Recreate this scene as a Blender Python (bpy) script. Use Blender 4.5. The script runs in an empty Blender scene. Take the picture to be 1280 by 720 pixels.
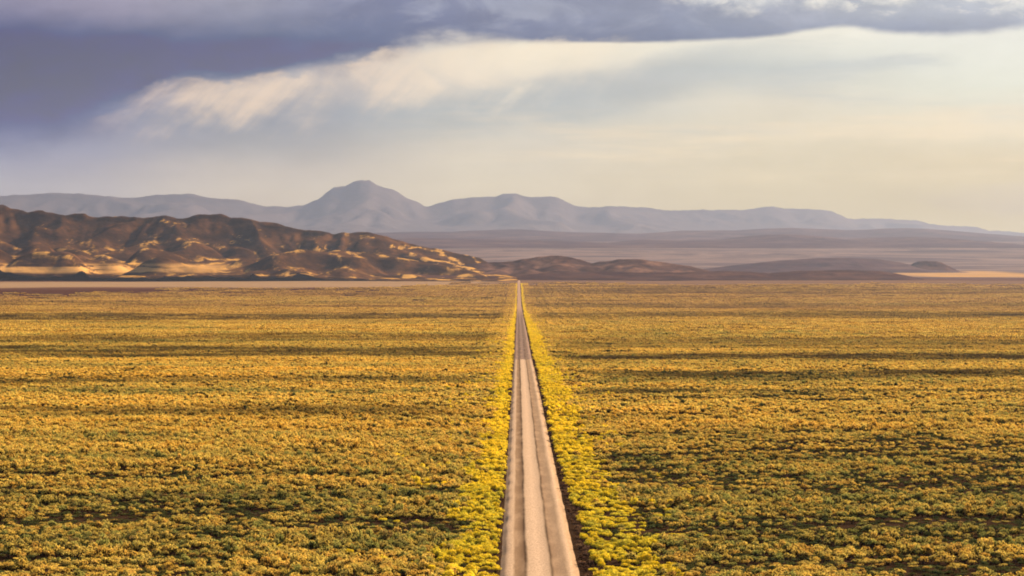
import bpy, math, random
import numpy as np

# ------------------------------------------------------------------ basics
scene = bpy.context.scene
COL = scene.collection
F_PX = 3022.0                       # 85 mm lens on a 1280 px wide frame
CAM = (-2.39, 0.0, 40.0)
HORIZON = 345.0
ROAD_VP = 647.5
HAZE_TOP, HAZE_DENSITY, AIRLIGHT = 1780.0, 1.8e-5, (.128, .133, .156)
SUN_AZ, SUN_EL = math.radians(55), math.radians(28)     # azimuth from +Y towards +X


def srgb(r, g, b):
    f = lambda c: (c / 255 / 12.92) if c / 255 <= 0.04045 else ((c / 255 + 0.055) / 1.055) ** 2.4
    return (f(r), f(g), f(b))


# ------------------------------------------------------------------ noise (numpy)
def _hash(ix, iy, seed):
    h = (ix.astype(np.int64) * 374761393 + iy.astype(np.int64) * 668265263 + seed * 982451653) & 0xFFFFFFFF
    h = ((h ^ (h >> 13)) * 1274126177) & 0xFFFFFFFF
    return (h ^ (h >> 16)) & 0xFFFF


def perlin(x, y, seed=0):
    x = np.asarray(x, float); y = np.asarray(y, float)
    x, y = np.broadcast_arrays(x, y)
    ix, iy = np.floor(x), np.floor(y)
    fx, fy = x - ix, y - iy
    u = fx * fx * fx * (fx * (fx * 6 - 15) + 10)
    v = fy * fy * fy * (fy * (fy * 6 - 15) + 10)

    def g(dx, dy):
        a = _hash(ix + dx, iy + dy, seed) / 65536.0 * 2 * np.pi
        return np.cos(a) * (fx - dx) + np.sin(a) * (fy - dy)
    n0 = g(0, 0) * (1 - u) + g(1, 0) * u
    n1 = g(0, 1) * (1 - u) + g(1, 1) * u
    return (n0 * (1 - v) + n1 * v) * 1.5


def fbm(x, y, seed=0, octaves=4, gain=.5):
    s, a, t = 0, 1.0, 0
    for k in range(octaves):
        s = s + a * perlin(x * 2 ** k, y * 2 ** k, seed + k * 17); t += a; a *= gain
    return s / t


def ridged(x, y, seed=0, octaves=4, gain=.5):
    s, a, t, w = 0, 1.0, 0, 1.0
    for k in range(octaves):
        n = 1 - np.abs(perlin(x * 2 ** k, y * 2 ** k, seed + k * 13)) * 1.6
        n = np.clip(n, 0, 1) ** 2
        s = s + a * n * w; t += a
        w = np.clip(n * 1.6, 0, 1); a *= gain
    return s / t


def smooth(a, b, v):
    t = np.clip((v - a) / (b - a), 0, 1)
    return t * t * (3 - 2 * t)


# ------------------------------------------------------------------ ground profile
_Z = np.array([-600, 0, 150, 263, 403, 576, 800, 967, 1120, 1230, 1400, 1679, 2150, 2600, 3700, 4850, 5500, 6000, 7000, 8000, 9000,
               10000, 11000, 12500, 14000, 16500, 20000, 26000, 40000, 60000], float)
_H = np.array([26, 30, 32, 32.9, 34.4, 35.6, 36.6, 37.6, 39.6, 40.9, 41.1, 42.0, 44.6, 47.2, 52.0, 53.0, 42.5, 31.5, 21.5, 13.5, 6,
               1, -14, -42, -85, -190, -265, -390, -500, -500], float)


def _pchip_smooth(zs):
    zs = np.asarray(zs, float)
    out = 0
    for k, w in ((-.05, .25), (0, .5), (.05, .25)):          # a little rounding of the corners
        out = out + w * np.interp(zs * (1 + k), _Z, _H)
    return out


def undulate(x, y):
    n = (perlin(x / 95 + 3.1, y / 55, 5) * .55 + perlin(x / 260, y / 150, 6) * 1.1 + perlin(x / 33, y / 24, 7) * .28)
    far = perlin(x / 900, y / 420, 8) * 2.6 * smooth(1200, 3000, y)
    amp = 0.15 + 0.85 * smooth(8, 60, np.abs(x))
    return (n * smooth(120, 300, y + 100) + far) * amp * (1 - smooth(8500, 12000, y)) * (0.25 + .75 * smooth(5, 22, np.abs(x)))


def ground_z(x, y):
    x = np.asarray(x, float); y = np.asarray(y, float)
    ax = np.abs(x)
    ditch = -0.22 * np.exp(-((ax - 5.6) / 1.0) ** 2) * (y < 8500)
    return CAM[2] - _pchip_smooth(y) + undulate(x, y) * smooth(4.3, 9, ax) + ditch


# ------------------------------------------------------------------ mesh helpers
def mesh_np(name, verts, faces, mats=(), smooth_shade=True, mat_idx=None, vcol=None):
    """faces: (n,4) or (n,3) numpy array"""
    me = bpy.data.meshes.new(name)
    verts = np.asarray(verts, np.float32); faces = np.asarray(faces, np.int32)
    n, k = faces.shape
    me.vertices.add(len(verts)); me.vertices.foreach_set('co', verts.ravel())
    me.loops.add(n * k); me.loops.foreach_set('vertex_index', faces.ravel())
    me.polygons.add(n)
    me.polygons.foreach_set('loop_start', np.arange(0, n * k, k, dtype=np.int32))
    if mat_idx is not None:
        me.polygons.foreach_set('material_index', np.asarray(mat_idx, np.int32))
    me.update(calc_edges=True)
    me.polygons.foreach_set('use_smooth', np.full(n, smooth_shade))
    for m in mats:
        me.materials.append(m)
    return me


def grid_faces(nr, nc):
    i = np.arange(nr * nc).reshape(nr, nc)
    return np.stack([i[:-1, :-1], i[:-1, 1:], i[1:, 1:], i[1:, :-1]], -1).reshape(-1, 4)


def link(name, me, kind=None, label=None, cat=None, group=None, parent=None):
    o = bpy.data.objects.new(name, me); COL.objects.link(o)
    if parent: o.parent = parent
    if kind: o['kind'] = kind
    if label: o['label'] = label
    if cat: o['category'] = cat
    if group: o['group'] = group
    return o


# ------------------------------------------------------------------ node DSL
class NT:
    def __init__(self, nt):
        self.nt = nt

    def n(self, typ, **kw):
        nd = self.nt.nodes.new(typ)
        for k, v in kw.items():
            setattr(nd, k, v)
        return nd

    def set(self, sock, v):
        if hasattr(v, 'is_linked') or isinstance(v, bpy.types.NodeSocket):
            self.nt.links.new(v, sock)
        else:
            if isinstance(v, (tuple, list)) and sock.type == 'RGBA' and len(v) == 3:
                v = (*v, 1)
            sock.default_value = v

    def math(self, op, a, b=0.0, c=0.0, clamp=False):
        nd = self.n('ShaderNodeMath', operation=op, use_clamp=clamp)
        self.set(nd.inputs[0], a); self.set(nd.inputs[1], b)
        if op in ('MULTIPLY_ADD', 'COMPARE', 'WRAP'): self.set(nd.inputs[2], c)
        return nd.outputs[0]

    def add(self, a, b): return self.math('ADD', a, b)
    def sub(self, a, b): return self.math('SUBTRACT', a, b)
    def mul(self, a, b): return self.math('MULTIPLY', a, b)

    def step(self, v, lo, hi, a=0.0, b=1.0):
        nd = self.n('ShaderNodeMapRange', interpolation_type='SMOOTHSTEP')
        self.set(nd.inputs['Value'], v); self.set(nd.inputs['From Min'], lo); self.set(nd.inputs['From Max'], hi)
        self.set(nd.inputs['To Min'], a); self.set(nd.inputs['To Max'], b)
        return nd.outputs[0]

    def noise(self, vec, scale=1.0, detail=3.0, rough=.5, dist=0.0, lac=2.0, color=False):
        nd = self.n('ShaderNodeTexNoise', noise_dimensions='3D')
        self.set(nd.inputs['Vector'], vec); self.set(nd.inputs['Scale'], scale); self.set(nd.inputs['Detail'], detail)
        self.set(nd.inputs['Roughness'], rough); self.set(nd.inputs['Distortion'], dist); self.set(nd.inputs['Lacunarity'], lac)
        return nd.outputs[1 if color else 0]

    def comb(self, x, y, z=0.0):
        nd = self.n('ShaderNodeCombineXYZ')
        for i, v in enumerate((x, y, z)): self.set(nd.inputs[i], v)
        return nd.outputs[0]

    def sep(self, v):
        nd = self.n('ShaderNodeSeparateXYZ'); self.set(nd.inputs[0], v)
        return nd.outputs

    def scalev(self, v, s):
        nd = self.n('ShaderNodeVectorMath', operation='MULTIPLY'); self.set(nd.inputs[0], v); self.set(nd.inputs[1], s)
        return nd.outputs[0]

    def mix(self, f, a, b, blend='MIX'):
        nd = self.n('ShaderNodeMix', data_type='RGBA', blend_type=blend, clamp_factor=True)
        self.set(nd.inputs[0], f); self.set(nd.inputs[6], a); self.set(nd.inputs[7], b)
        return nd.outputs[2]

    def ramp(self, f, stops, interp='LINEAR'):
        nd = self.n('ShaderNodeValToRGB'); cr = nd.color_ramp; cr.interpolation = interp
        self.set(nd.inputs[0], f)
        while len(cr.elements) < len(stops): cr.elements.new(.5)
        for e, (p, c) in zip(cr.elements, sorted(stops, key=lambda s: s[0])):
            e.position = p; e.color = (*c, 1) if len(c) == 3 else c
        return nd.outputs[0]

    def curve(self, v, pts):
        nd = self.n('ShaderNodeFloatCurve'); cu = nd.mapping.curves[0]
        self.set(nd.inputs['Value'], v)
        while len(cu.points) < len(pts): cu.points.new(.5, .5)
        for p, (x, y) in zip(cu.points, sorted(pts)):
            p.location = (x, y)
        nd.mapping.update()
        return nd.outputs[0]


def new_mat(name):
    m = bpy.data.materials.new(name); m.use_nodes = True
    m.node_tree.nodes.clear()
    t = NT(m.node_tree)
    out = t.n('ShaderNodeOutputMaterial')
    return m, t, out


# ------------------------------------------------------------------ soil, hill and road materials
def pos_of(t):
    return t.n('ShaderNodeNewGeometry').outputs['Position']


def principled(t, out, color, rough=.95, bump=None, bump_d=.3, bump_s=.5, spec=0.0):
    p = t.n('ShaderNodeBsdfPrincipled')
    t.set(p.inputs['Base Color'], color); t.set(p.inputs['Roughness'], rough)
    t.set(p.inputs['Specular IOR Level'], spec)
    if bump is not None:
        b = t.n('ShaderNodeBump'); t.set(b.inputs['Height'], bump); b.inputs['Distance'].default_value = bump_d
        b.inputs['Strength'].default_value = bump_s
        t.set(p.inputs['Normal'], b.outputs[0])
    t.nt.links.new(p.outputs[0], out.inputs[0])
    return p


def ground_material():
    m, t, out = new_mat('desert_soil')
    P = pos_of(t); x, y, z = t.sep(P)
    nb = t.noise(t.scalev(P, (1 / 900, 1 / 900, 0)), 1, 4)
    yw = t.add(y, t.mul(t.sub(nb, .5), 500.0))
    ywl = t.add(yw, t.mul(t.math('MINIMUM', x, 0.0), -.28))     # the zones lie a little nearer on the left
    near = t.mix(t.noise(t.scalev(P, (.35, .35, .35)), 1, 5), (.014, .008, .005), (.034, .019, .011))
    brown = t.mix(t.noise(t.scalev(P, (1 / 300, 1 / 120, 0)), 1, 5), (.035, .016, .012), (.09, .043, .026))
    playa = t.mix(t.noise(t.scalev(P, (1 / 900, 1 / 90, 0)), 1, 4), (.135, .085, .048), (.20, .13, .075))
    c = t.mix(t.step(ywl, 5200, 5700), near, brown)
    c = t.mix(t.mul(t.step(ywl, 5300, 5600), t.step(ywl, 6500, 6100)), c, (.040, .016, .010))
    pl = t.mul(t.step(ywl, 6350, 6600), t.step(ywl, 8050, 7700))
    c = t.mix(t.mul(pl, t.step(x, -30, -140, .35, 1)), c, playa)
    # basin and bajada beyond
    st = t.noise(t.scalev(P, (1 / 1500, 1 / 700, 0)), 1, 7, .68, .6)
    basin = t.ramp(st, [(.3, (.03, .022, .026)), (.44, (.055, .038, .040)), (.52, (.13, .09, .078)), (.58, (.045, .031, .033)), (.7, (.15, .105, .085)), (.8, (.06, .04, .04))])
    c = t.mix(t.step(y, 8300, 9300), c, basin)
    # straw-yellow flat far out on the right
    g = t.mul(t.mul(t.step(x, 1500, 1750), t.step(x, 2350, 2150)), t.mul(t.step(yw, 8900, 9500), t.step(yw, 11700, 11200)))
    c = t.mix(t.mul(g, t.step(t.noise(t.scalev(P, (1 / 700, 1 / 140, 0)), 1, 4), .3, .6, .35, .95)), c, t.mix(t.noise(t.scalev(P, (1 / 500, 1 / 120, 0)), 1, 4), (.26, .14, .04), (.34, .20, .065)))
    b = t.noise(t.scalev(P, (2.2, 2.2, 2.2)), 1, 6, .6)
    principled(t, out, c, bump=b, bump_d=.15)
    return m


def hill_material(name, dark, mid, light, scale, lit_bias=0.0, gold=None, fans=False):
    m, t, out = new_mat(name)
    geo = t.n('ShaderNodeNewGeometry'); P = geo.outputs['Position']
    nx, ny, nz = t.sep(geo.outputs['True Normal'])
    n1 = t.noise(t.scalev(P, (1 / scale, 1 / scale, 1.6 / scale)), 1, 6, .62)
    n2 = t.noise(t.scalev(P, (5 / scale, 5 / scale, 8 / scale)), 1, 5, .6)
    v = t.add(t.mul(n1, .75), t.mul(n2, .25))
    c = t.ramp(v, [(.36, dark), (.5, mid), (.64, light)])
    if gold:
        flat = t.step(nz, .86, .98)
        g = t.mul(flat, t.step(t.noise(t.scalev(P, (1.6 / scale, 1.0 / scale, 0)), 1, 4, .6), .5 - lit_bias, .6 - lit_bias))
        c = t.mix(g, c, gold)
    if fans:                                  # straw-coloured fans at the foot of the slope
        x, y, z = t.sep(P)
        st = t.step(t.noise(t.scalev(P, (1 / 420, 1 / 160, 1 / 22)), 1, 5, .6), .43, .52)
        zb = t.mul(t.step(z, 44, 54), t.step(z, 86, 70))
        c = t.mix(t.mul(t.mul(st, zb), t.step(x, -900, -1100)), c, (.32, .175, .055))
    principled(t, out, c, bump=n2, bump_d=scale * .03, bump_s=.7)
    return m


def road_material():
    m, t, out = new_mat('gravel_road')
    P = pos_of(t); x, y, z = t.sep(P)
    wob = t.mul(t.sub(t.noise(t.comb(0.0, t.mul(y, .02), 0.0), 1, 3), .5), .5)
    wob2 = t.mul(t.sub(t.noise(t.scalev(P, (1.2, .12, 0)), 1, 3), .5), .22)
    u = t.math('DIVIDE', t.add(t.add(t.add(x, wob), wob2), 4.0), 8.0)
    old = t.ramp(u, [(0, (.24, .172, .118)), (.05, (.34, .245, .17)), (.12, (.31, .225, .155)), (.155, (.15, .098, .06)), (.27, (.115, .072, .043)), (.305, (.022, .013, .008)),
                     (.345, (.30, .218, .152)), (.48, (.37, .268, .188)), (.63, (.31, .225, .157)), (.668, (.025, .016, .010)), (.705, (.15, .10, .065)),
                     (.86, (.185, .13, .087)), (.93, (.35, .25, .17)), (1, (.25, .168, .105))])
    far = t.ramp(u, [(0, (.20, .13, .10)), (.10, (.17, .115, .095)), (.2, (.08, .055, .048)), (.32, (.07, .048, .042)), (.42, (.125, .087, .075)), (.55, (.125, .087, .075)),
                     (.66, (.06, .042, .037)), (.8, (.085, .06, .052)), (.9, (.18, .122, .10)), (1, (.20, .135, .108))])
    c = t.mix(t.step(y, 1150, 1165), old, far)
    c = t.mix(t.step(y, 2600, 4200), c, (.24, .155, .11))
    g = t.noise(t.scalev(P, (5, .9, 5)), 1, 8, .78)
    big = t.noise(t.scalev(P, (.5, .06, 0)), 1, 4, .6)
    c = t.mix(t.step(g, .35, .65, .0, .5), c, (.09, .06, .042))
    c = t.mix(t.step(big, .4, .75, 0, .35), c, (.30, .21, .14))
    principled(t, out, c, bump=g, bump_d=.05)
    return m


# ------------------------------------------------------------------ ground, road
def rows_y():
    ys = [-500.0, -250, -100, 0, 80, 140, 180]
    y = 200.0
    while y < 9800:
        ys.append(y); y += max(5.0, y * .006)
    while y < 45500:
        ys.append(y); y += y * .03
    ys.append(45500.0)
    return np.array(ys)


YS = rows_y()


def build_ground():
    half = [0, 2.0, 4.0, 4.6, 5.2, 5.8, 6.6, 8.0, 10.0]
    x = 10.0
    while x < 23000:
        x += max(4.5, x * .017) if x < 2600 else x * .12
        half.append(x)
    h = np.array(half)
    xs = np.concatenate([-h[:0:-1], h])
    X, Y = np.meshgrid(xs, YS)
    Z = ground_z(X, Y)
    Z = Z - .25 * ((np.abs(X) < 4.1) & (Y < 8300))            # the road bed fills this shallow cutting
    me = mesh_np('ground', np.stack([X, Y, Z], -1).reshape(-1, 3), grid_faces(len(YS), len(xs)), [ground_material()])
    link('ground', me, kind='structure')
    # road: crowned gravel bed with wheel ruts and shoulders that run down into the soil
    prof = [(-5.0, -.30), (-4.1, .0), (-3.85, .12), (-3.1, .14), (-2.6, .085), (-1.9, .085), (-1.65, .15), (-1.2, .13), (0, .15), (1.1, .12),
            (1.35, .17), (1.6, .10), (2.9, .09), (3.5, .14), (3.85, .12), (4.1, .0), (5.0, -.30)]
    yr = np.concatenate([YS[YS < 200], np.arange(200, 1400, 2.5), YS[(YS > 1400) & (YS < 8250)]])
    px = np.array([p[0] for p in prof]); pz = np.array([p[1] for p in prof])
    X, Y = np.meshgrid(px, yr)
    X = X * .965
    edge = np.where(np.abs(X) > 3.9, 1, 0) * perlin(Y / 11.0, X * 3, 61) * .22 * np.sign(X)
    Z = CAM[2] - _pchip_smooth(Y) + np.tile(pz, (len(yr), 1))
    me = mesh_np('road', np.stack([X + edge, Y, Z], -1).reshape(-1, 3), grid_faces(len(yr), len(px)), [road_material()])
    link('road', me, kind='structure')


# ------------------------------------------------------------------ ranges
def world_x(px, D): return CAM[0] + (px - ROAD_VP) / F_PX * D
def world_h(py, D): return CAM[2] + (HORIZON - py) / F_PX * D


def erode(H, res, batches=60, count=4000, steps=50, seed=0, er=.35, dep=.25, cap=6.0, inertia=.12, lim=.03, slump=.012):
    """rain running down the slope cuts gullies and drops its load at the foot"""
    rs = np.random.RandomState(seed)
    h = H / res; ny, nx = h.shape
    for b in range(batches):
        x = rs.rand(count) * (nx - 3) + 1; y = rs.rand(count) * (ny - 3) + 1
        dx = np.zeros(count); dy = np.zeros(count); vel = np.ones(count); wat = np.ones(count); sed = np.zeros(count)
        flat = h.ravel()
        for s in range(steps):
            ix = x.astype(int); iy = y.astype(int); fx = x - ix; fy = y - iy
            i00 = iy * nx + ix
            a, bb, c, d = flat[i00], flat[i00 + 1], flat[i00 + nx], flat[i00 + nx + 1]
            gx = (bb - a) * (1 - fy) + (d - c) * fy; gy = (c - a) * (1 - fx) + (d - bb) * fx
            h0 = a * (1 - fx) * (1 - fy) + bb * fx * (1 - fy) + c * (1 - fx) * fy + d * fx * fy
            dx = dx * inertia - gx * (1 - inertia); dy = dy * inertia - gy * (1 - inertia)
            ln = np.sqrt(dx * dx + dy * dy) + 1e-9; dx /= ln; dy /= ln
            x2 = np.clip(x + dx, 1, nx - 3); y2 = np.clip(y + dy, 1, ny - 3)
            jx = x2.astype(int); jy = y2.astype(int); ex = x2 - jx; ey = y2 - jy; j = jy * nx + jx
            h1 = flat[j] * (1 - ex) * (1 - ey) + flat[j + 1] * ex * (1 - ey) + flat[j + nx] * (1 - ex) * ey + flat[j + nx + 1] * ex * ey
            dh = h1 - h0
            C = np.maximum(-dh, .005) * vel * wat * cap
            amt = np.where((dh > 0), -np.minimum(dh, sed), np.where(sed > C, -(sed - C) * dep, np.minimum((C - sed) * er, -dh * .5)))
            crowd = np.bincount(i00, minlength=flat.size)[i00]
            amt = np.clip(amt, -lim, lim) / crowd
            sed += amt
            for k, w in ((0, (1 - fx) * (1 - fy)), (1, fx * (1 - fy)), (nx, (1 - fx) * fy), (nx + 1, fx * fy)):
                flat -= np.bincount(i00 + k, amt * w, flat.size)
            vel = np.sqrt(np.clip(vel * vel - dh * 2, .05, 4)); wat *= .97
            x, y = x2, y2
        h = flat.reshape(ny, nx)
        lap = np.zeros_like(h)
        lap[1:-1, 1:-1] = (h[:-2, 1:-1] + h[2:, 1:-1] + h[1:-1, :-2] + h[1:-1, 2:]) / 4 - h[1:-1, 1:-1]
        h = h + lap * np.clip(np.abs(lap) * slump * 250, slump, .7)          # scree: sharp spikes slump
    return h * res


def hill_range(name, D, pts, front, back, res, mat, amp=.5, spur=250.0, seed=1, power=1.3, fine=.03, meander=.3, taper=.02, extra=None, aspect=2.2, rain=0, lim=.03, slump=.012, jag=(0, 100)):
    px = np.array([p[0] for p in pts], float); py = np.array([p[1] for p in pts], float)
    wx, wh = world_x(px, D), world_h(py, D)
    x0, x1 = wx[0], wx[-1]
    xs = np.arange(x0, x1 + res, res)
    ys = np.arange(D - front * 1.35, D + back, res * 1.3)
    X, Y = np.meshgrid(xs, ys)
    ycrest = D + meander * front * perlin(X / (front * 1.6), 0.3, seed + 40) * .6
    yfoot = D - front * (1 + .3 * fbm(X / (spur * 2.5), 0.7, seed + 41, 3))
    C = np.interp(X + spur * .02 * fbm(X / spur * 2, Y / spur * .5, seed + 3, 2), wx, wh)
    G = ground_z(X, Y)
    C = C + (C - G) * fine * fbm(X / (spur * .35), Y / (spur * .8), seed + 9, 3) * 1.2
    if jag[0]:
        C = C + jag[0] * (fbm(X / jag[1], Y / jag[1] * .5, seed + 60, 4, .6) * 1.6 + .15)
    tf = np.clip((Y - yfoot) / (ycrest - yfoot), 0, 1)
    tb = np.clip((Y - ycrest) / (D + back - ycrest), 0, 1)
    warp = fbm(X / (spur * 1.7), Y / (spur * 1.7), seed + 5, 3) * spur * .9
    g = ridged((X + warp) / spur, (Y + warp * .6) / (spur * aspect), seed, 5, .55)      # spurs run down the slope
    g2 = ridged((X - warp) / (spur * .3), (Y + warp) / (spur * .45), seed + 21, 4, .5)
    env = np.where(tf < 1, tf ** power, 1 - tb ** 1.4)
    cut = amp * (1 - g) * np.clip(4 * env * (1 - env), 0, 1) ** .6 + amp * .22 * (1 - g2) * np.clip(3 * env * (1.02 - env), 0, 1)
    ends = smooth(x0, x0 + (x1 - x0) * taper, X) * smooth(x1, x1 - (x1 - x0) * taper, X)
    H = (C - G) * (env * (1 - cut)) * ends
    if extra is not None:
        H = np.maximum(H, extra(X, Y, G))
    if rain:
        H0 = H
        H = erode(H, res, batches=rain, count=int(H.size / 40), seed=seed, lim=lim, slump=slump)
        keep = smooth(.80, .97, env)                 # hard cap rock keeps the skyline sharp
        H = H * (1 - keep) + H0 * keep
    H = H - 4 * (1 - smooth(0, 6, H)) - 1.0
    Z = G + H
    me = mesh_np(name, np.stack([X, Y, Z], -1).reshape(-1, 3), grid_faces(len(ys), len(xs)), [mat])
    return link(name, me, kind='structure')


def build_hills():
    m_left = hill_material('dry_hill_slope', (.012, .006, .003), (.032, .015, .007), (.085, .038, .014), 110, -.01, (.34, .185, .045), True)  # dark browns carry the cloud shade lying over the left hills
    m_low = hill_material('cloud_shaded_ridge', (.020, .009, .008), (.036, .017, .014), (.06, .03, .022), 160)  # cloud shadow over the low ridges is put into these browns
    m_mid = hill_material('reddish_hill', (.024, .012, .010), (.045, .023, .018), (.13, .07, .048), 150)
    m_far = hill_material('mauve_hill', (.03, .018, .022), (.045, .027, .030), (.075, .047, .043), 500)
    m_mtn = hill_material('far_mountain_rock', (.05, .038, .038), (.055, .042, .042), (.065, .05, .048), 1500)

    def knolls(X, Y, G):
        """rounded knolls and fans in front of the left ridge"""
        h = 0
        d = 8060 + 130 * perlin(X / 600, .3, 72)
        k = 0
        for sx, sy, sd, lo in ((300, 420, 74, .0), (150, 240, 75, .08)):
            wx = X + 150 * fbm(X / 160, Y / 160, sd + 4, 4); wy = Y + 150 * fbm(X / 200, Y / 200, sd + 9, 3)
            k = np.maximum(k, smooth(lo, .62, perlin(wx / sx, wy / sy, sd)))
        px = (X - CAM[0]) / 8100 * F_PX + ROAD_VP
        top = np.interp(px, [-300, 0, 80, 160, 280, 360, 430, 520, 600, 640], [130, 128, 125, 120, 105, 95, 95, 60, 30, 0])
        yy = (Y - d) / 480
        return top * (k * .9 + .2 + .16 * ridged(X / 70, Y / 90, 79, 4)) * np.clip(1 - yy * yy, 0, 1) ** .8

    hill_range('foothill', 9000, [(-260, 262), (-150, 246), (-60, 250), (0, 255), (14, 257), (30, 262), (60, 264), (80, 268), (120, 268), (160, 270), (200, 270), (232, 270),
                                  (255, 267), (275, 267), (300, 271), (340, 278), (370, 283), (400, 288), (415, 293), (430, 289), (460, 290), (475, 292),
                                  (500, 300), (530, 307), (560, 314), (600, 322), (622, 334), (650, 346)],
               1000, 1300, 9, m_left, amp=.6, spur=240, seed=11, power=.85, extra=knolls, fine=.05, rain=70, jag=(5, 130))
    hill_range('low_hill', 8750, [(455, 345), (500, 338), (530, 335), (560, 333), (600, 328), (640, 326), (665, 321), (690, 318.5), (715, 320.5), (740, 328), (755, 326),
                                  (775, 323), (800, 324), (830, 327), (860, 332), (885, 338), (905, 344)], 620, 600, 8, m_mid, amp=.45, spur=170, seed=23, power=.9, rain=30)
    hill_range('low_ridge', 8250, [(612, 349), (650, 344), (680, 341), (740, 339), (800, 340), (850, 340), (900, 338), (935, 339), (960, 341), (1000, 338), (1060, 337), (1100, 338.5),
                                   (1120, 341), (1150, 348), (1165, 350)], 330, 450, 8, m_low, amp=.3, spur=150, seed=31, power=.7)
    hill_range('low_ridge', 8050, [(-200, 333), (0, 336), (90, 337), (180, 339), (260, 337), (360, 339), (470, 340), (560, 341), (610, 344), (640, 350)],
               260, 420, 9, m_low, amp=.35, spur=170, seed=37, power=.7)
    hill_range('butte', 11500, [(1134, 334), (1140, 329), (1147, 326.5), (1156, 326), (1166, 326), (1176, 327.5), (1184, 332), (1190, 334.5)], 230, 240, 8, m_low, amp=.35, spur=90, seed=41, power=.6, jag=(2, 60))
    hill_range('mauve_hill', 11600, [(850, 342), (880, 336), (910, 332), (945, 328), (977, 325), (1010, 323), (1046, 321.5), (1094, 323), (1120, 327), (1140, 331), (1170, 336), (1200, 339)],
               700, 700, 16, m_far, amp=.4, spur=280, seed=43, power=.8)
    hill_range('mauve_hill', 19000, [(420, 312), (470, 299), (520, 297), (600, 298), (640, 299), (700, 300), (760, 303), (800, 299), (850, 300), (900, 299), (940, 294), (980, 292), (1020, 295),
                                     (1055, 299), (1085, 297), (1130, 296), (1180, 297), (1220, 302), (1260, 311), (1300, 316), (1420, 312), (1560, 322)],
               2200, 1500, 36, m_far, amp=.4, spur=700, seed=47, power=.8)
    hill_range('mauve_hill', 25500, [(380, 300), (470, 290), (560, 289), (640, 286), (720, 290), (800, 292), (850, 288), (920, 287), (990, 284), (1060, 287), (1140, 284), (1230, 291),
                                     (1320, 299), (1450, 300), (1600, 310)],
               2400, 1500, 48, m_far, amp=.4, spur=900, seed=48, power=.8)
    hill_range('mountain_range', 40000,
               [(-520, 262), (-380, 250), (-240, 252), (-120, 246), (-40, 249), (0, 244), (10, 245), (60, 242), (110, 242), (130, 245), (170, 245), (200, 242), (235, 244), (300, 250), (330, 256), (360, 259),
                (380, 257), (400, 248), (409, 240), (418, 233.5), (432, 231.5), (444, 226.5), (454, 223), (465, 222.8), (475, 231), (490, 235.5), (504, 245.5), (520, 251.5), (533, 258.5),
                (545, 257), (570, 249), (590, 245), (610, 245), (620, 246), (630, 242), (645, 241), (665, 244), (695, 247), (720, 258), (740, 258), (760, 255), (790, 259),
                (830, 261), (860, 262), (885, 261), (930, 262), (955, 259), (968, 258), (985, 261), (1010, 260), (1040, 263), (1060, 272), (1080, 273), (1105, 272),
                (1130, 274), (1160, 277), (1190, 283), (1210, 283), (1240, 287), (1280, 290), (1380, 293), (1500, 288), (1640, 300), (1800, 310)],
               6000, 4500, 65, m_mtn, amp=.45, spur=2200, seed=53, power=.85, fine=.035, meander=.12, aspect=3, rain=16, lim=.12, slump=.002, jag=(26, 420))


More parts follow.
